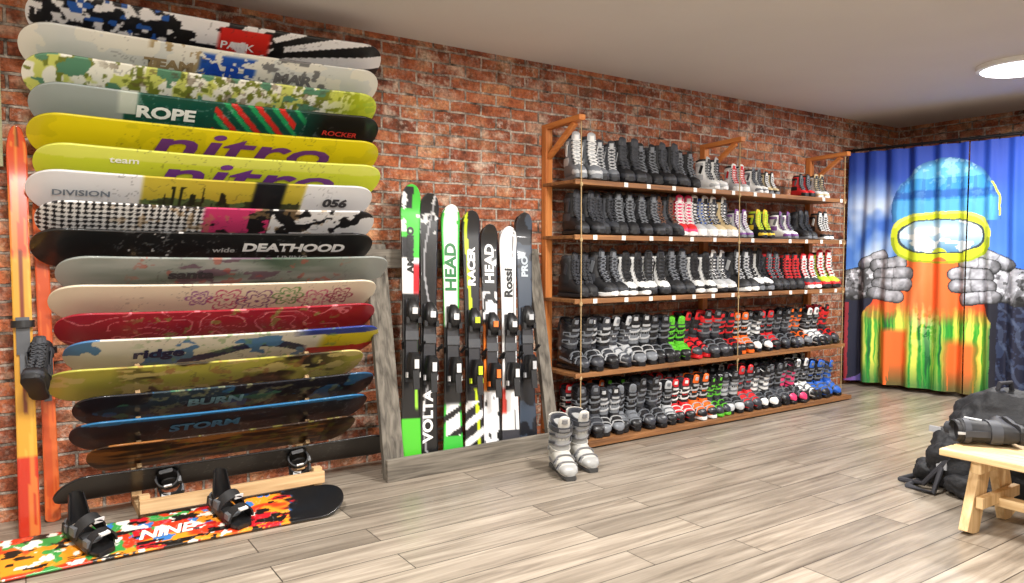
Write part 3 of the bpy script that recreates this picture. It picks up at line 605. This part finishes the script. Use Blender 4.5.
# ------------------------------------------------------------ old wooden skis on the left
def w1(x,y):
    c=F(x,(206,150,50)); c=mx(c,(206,76,34),sm(x,1.2,1.22)); c=mx(c,(190,50,30),(x<.35)*1.0); c=mx(c,(120,50,24),(np.abs(y-.04)<.004)*1.0); return mx(c,(230,180,80),(fb(x*3,y*90,601)>.6)*.5)
def w2(x,y):
    c=F(x,(204,84,40)); return mx(c,(226,120,60),(fb(x*3,y*90,605)>.5)*.6)
e=empty('wooden_ski_pair')
for (xb,yb,zt,xt,yt,p,wd) in ((.02,-.3,1.76,.015,-.1,w1,.08),(.11,-.12,1.5,.095,-.04,w2,.062)):
    P0=Vector((xb,yb,.0)); P1=Vector((xt,yt,zt)); d=P1-P0; L=d.length; d.normalize(); zn=Vector((0,-1,0)); zn=(zn-d*zn.dot(d)).normalized(); yn=zn.cross(d)
    me=plank_mesh('wooden_ski',L,wd,wd*.88,.02,0,.06,p,DECK,120,10,R2=.14,xc=.22); o=bpy.data.objects.new('wooden_ski',me); link(o,e); solid(o,.012); o.matrix_world=frame(d,yn,zn,(P0+P1)/2)
    b=MB(); b.box((-.02,0,.008),(.16,.05,.014),0); b.band((.03,0,.01),(0,1,0),(0,0,1),.04,.03,0,180,.03,.004,1); b.beam((-.1,0,.015),(-.2,0,.02),.03,.01,(0,1,0),0); b.obj('old_binding',[METAL,BLACK],o,True)
o=bpy.data.objects.new('hanging_boot',bootmesh('snow',S(K_,D_,K_,D_,K_))); link(o); o.location=(.055,-.36,.64); o.rotation_euler=(-.55,0,-.2); o.scale=(.78,.78,.78)
slab('wooden_wall_board',(-.2,-.04,1.6),(-.035,0,2.3),wood('green_wood',(150,150,110),(190,186,150),2))
# ------------------------------------------------------------ bench, bag, gear
e=empty('bench')
b=MB()
for i in range(4): b.box((3.40+i*.125,-3.2,.345),(.112,1.6,.03))
b.obj('seat_slats',[PALEY],e,False,.004)
b=MB()
for y in (-2.5,-3.85):
    b.beam((3.53,y,.33),(3.41,y,0),.11,.04,(1,0,0)); b.beam((3.65,y,.33),(3.78,y,0),.11,.04,(1,0,0)); b.box((3.59,y-.04,.305),(.44,.04,.06)); b.box((3.59,y-.04,.14),(.36,.03,.05))
b.obj('legs',[PALE],e,False,.004)
b=MB(); b.box((3.59,-3.18,.12),(.06,1.32,.04)); b.obj('stretcher',[PALEY],e,False,.004)
def lump(name,parts,mat,seed,amp=.02,sub=5):
    import bmesh
    from mathutils import noise
    bm=bmesh.new()
    for (c,r,rot) in parts:
        g=bmesh.ops.create_icosphere(bm,subdivisions=sub,radius=1)
        for v in g['verts']:
            d=v.co.copy(); q=Vector([math.copysign(abs(t)**.75,t) for t in d]); q=Vector((q.x*r[0],q.y*r[1],q.z*r[2]))
            nn=noise.fractal(q*9+Vector((seed,0,0)),1,2,4)
            q=q+d*amp*nn; q=Matrix.Rotation(rot,3,'Z')@q; q=q+Vector(c); q.z=max(q.z,.003); v.co=q
    me=bpy.data.meshes.new(name); bm.to_mesh(me); bm.free(); me.materials.append(mat); me.polygons.foreach_set('use_smooth',[True]*len(me.polygons))
    return me
e=empty('backpack')
cloth=plain('black_cloth',(28,29,33),.7,bump=.4,scale=60)
me=lump('bag_body',[((4.14,-2.36,.25),(.18,.28,.27),.3),((3.99,-2.2,.16),(.1,.15,.15),.3),((4.16,-2.62,.14),(.16,.16,.14),0),((4.06,-2.1,.06),(.15,.15,.06),.5),((3.92,-2.3,.06),(.1,.12,.06),.2)],cloth,3,.035); o=bpy.data.objects.new('bag_body',me); link(o,e)
b=MB()
b.tube([(3.96,-2.02,.02),(3.82,-2.02,.012),(3.8,-2.16,.012),(3.9,-2.16,.16),(3.98,-2.14,.32),(4.08,-2.24,.5)],.014,0,8)
b.tube([(4.05,-1.95,.012),(3.9,-1.94,.012),(3.86,-2.08,.03),(3.9,-2.24,.25),(4.04,-2.32,.5)],.014,0,8)
b.tube([(4.06,-2.32,.5),(4.06,-2.34,.57),(4.13,-2.36,.57),(4.16,-2.36,.5)],.012,0,8)
b.box((3.88,-2.16,.14),(.012,.05,.04),1); b.box((3.97,-2.08,.3),(.012,.06,.03),1)
b.obj('bag_straps',[plain('strap_webbing',(44,44,50),.8),plain('bag_label',(150,152,156),.6)],e,True)
e=empty('glove_pair')
for (x,y,r) in ((3.52,-2.72,.4),(3.66,-2.56,1.2)):
    b=MB(); Xv=Vector((math.cos(r),math.sin(r),0)); Yv=Vector((-math.sin(r),math.cos(r),0)); o0=Vector((x,y,.402)); Z=Vector((0,0,1))
    b.loft([b.ring(o0+Yv*d,Xv,Z,w_,h,14,2.4) for d,w_,h in ((-.15,.055,.035),(-.1,.058,.04),(-.04,.045,.032),(.02,.052,.036),(.06,.05,.03),(.07,.035,.02))],0)
    for k,(fo,fl) in enumerate(((-.038,.06),(-.013,.075),(.013,.072),(.037,.055))):
        b.loft([b.ring(o0+Xv*fo+Yv*(.055+fl*t)-Z*(.012*t*t),Xv,Z,.0145*s_,.016*s_,10) for t,s_ in ((0,1),(.5,1.02),(.85,.9),(1,.5))],0)
    b.loft([b.ring(o0-Xv*(.045+.05*t)+Yv*(-.0+.05*t),Yv,Z,.017*s_,.017*s_,10) for t,s_ in ((0,1),(.6,1),(1,.5))],0)
    b.band(o0+Yv*-.13,Xv,Z,.057,.038,0,360,.03,.004,1,16)
    b.obj('glove',[plain('glove_black',(24,24,28),.6),plain('glove_white',(225,225,225),.6)],e,True)
o=bpy.data.objects.new('snowboard_boot',bootmesh('snow',S(K_,D_,K_,LG,K_))); link(o); o.location=(3.7,-2.56,.418); o.rotation_euler=(Matrix.Rotation(2.3,3,'Z')@Matrix.Rotation(math.pi/2,3,'Y')).to_euler(); o.scale=(.9,.9,.9)
bpy.data.objects['glove_pair'].location=(.02,-.22,0)
print('done')
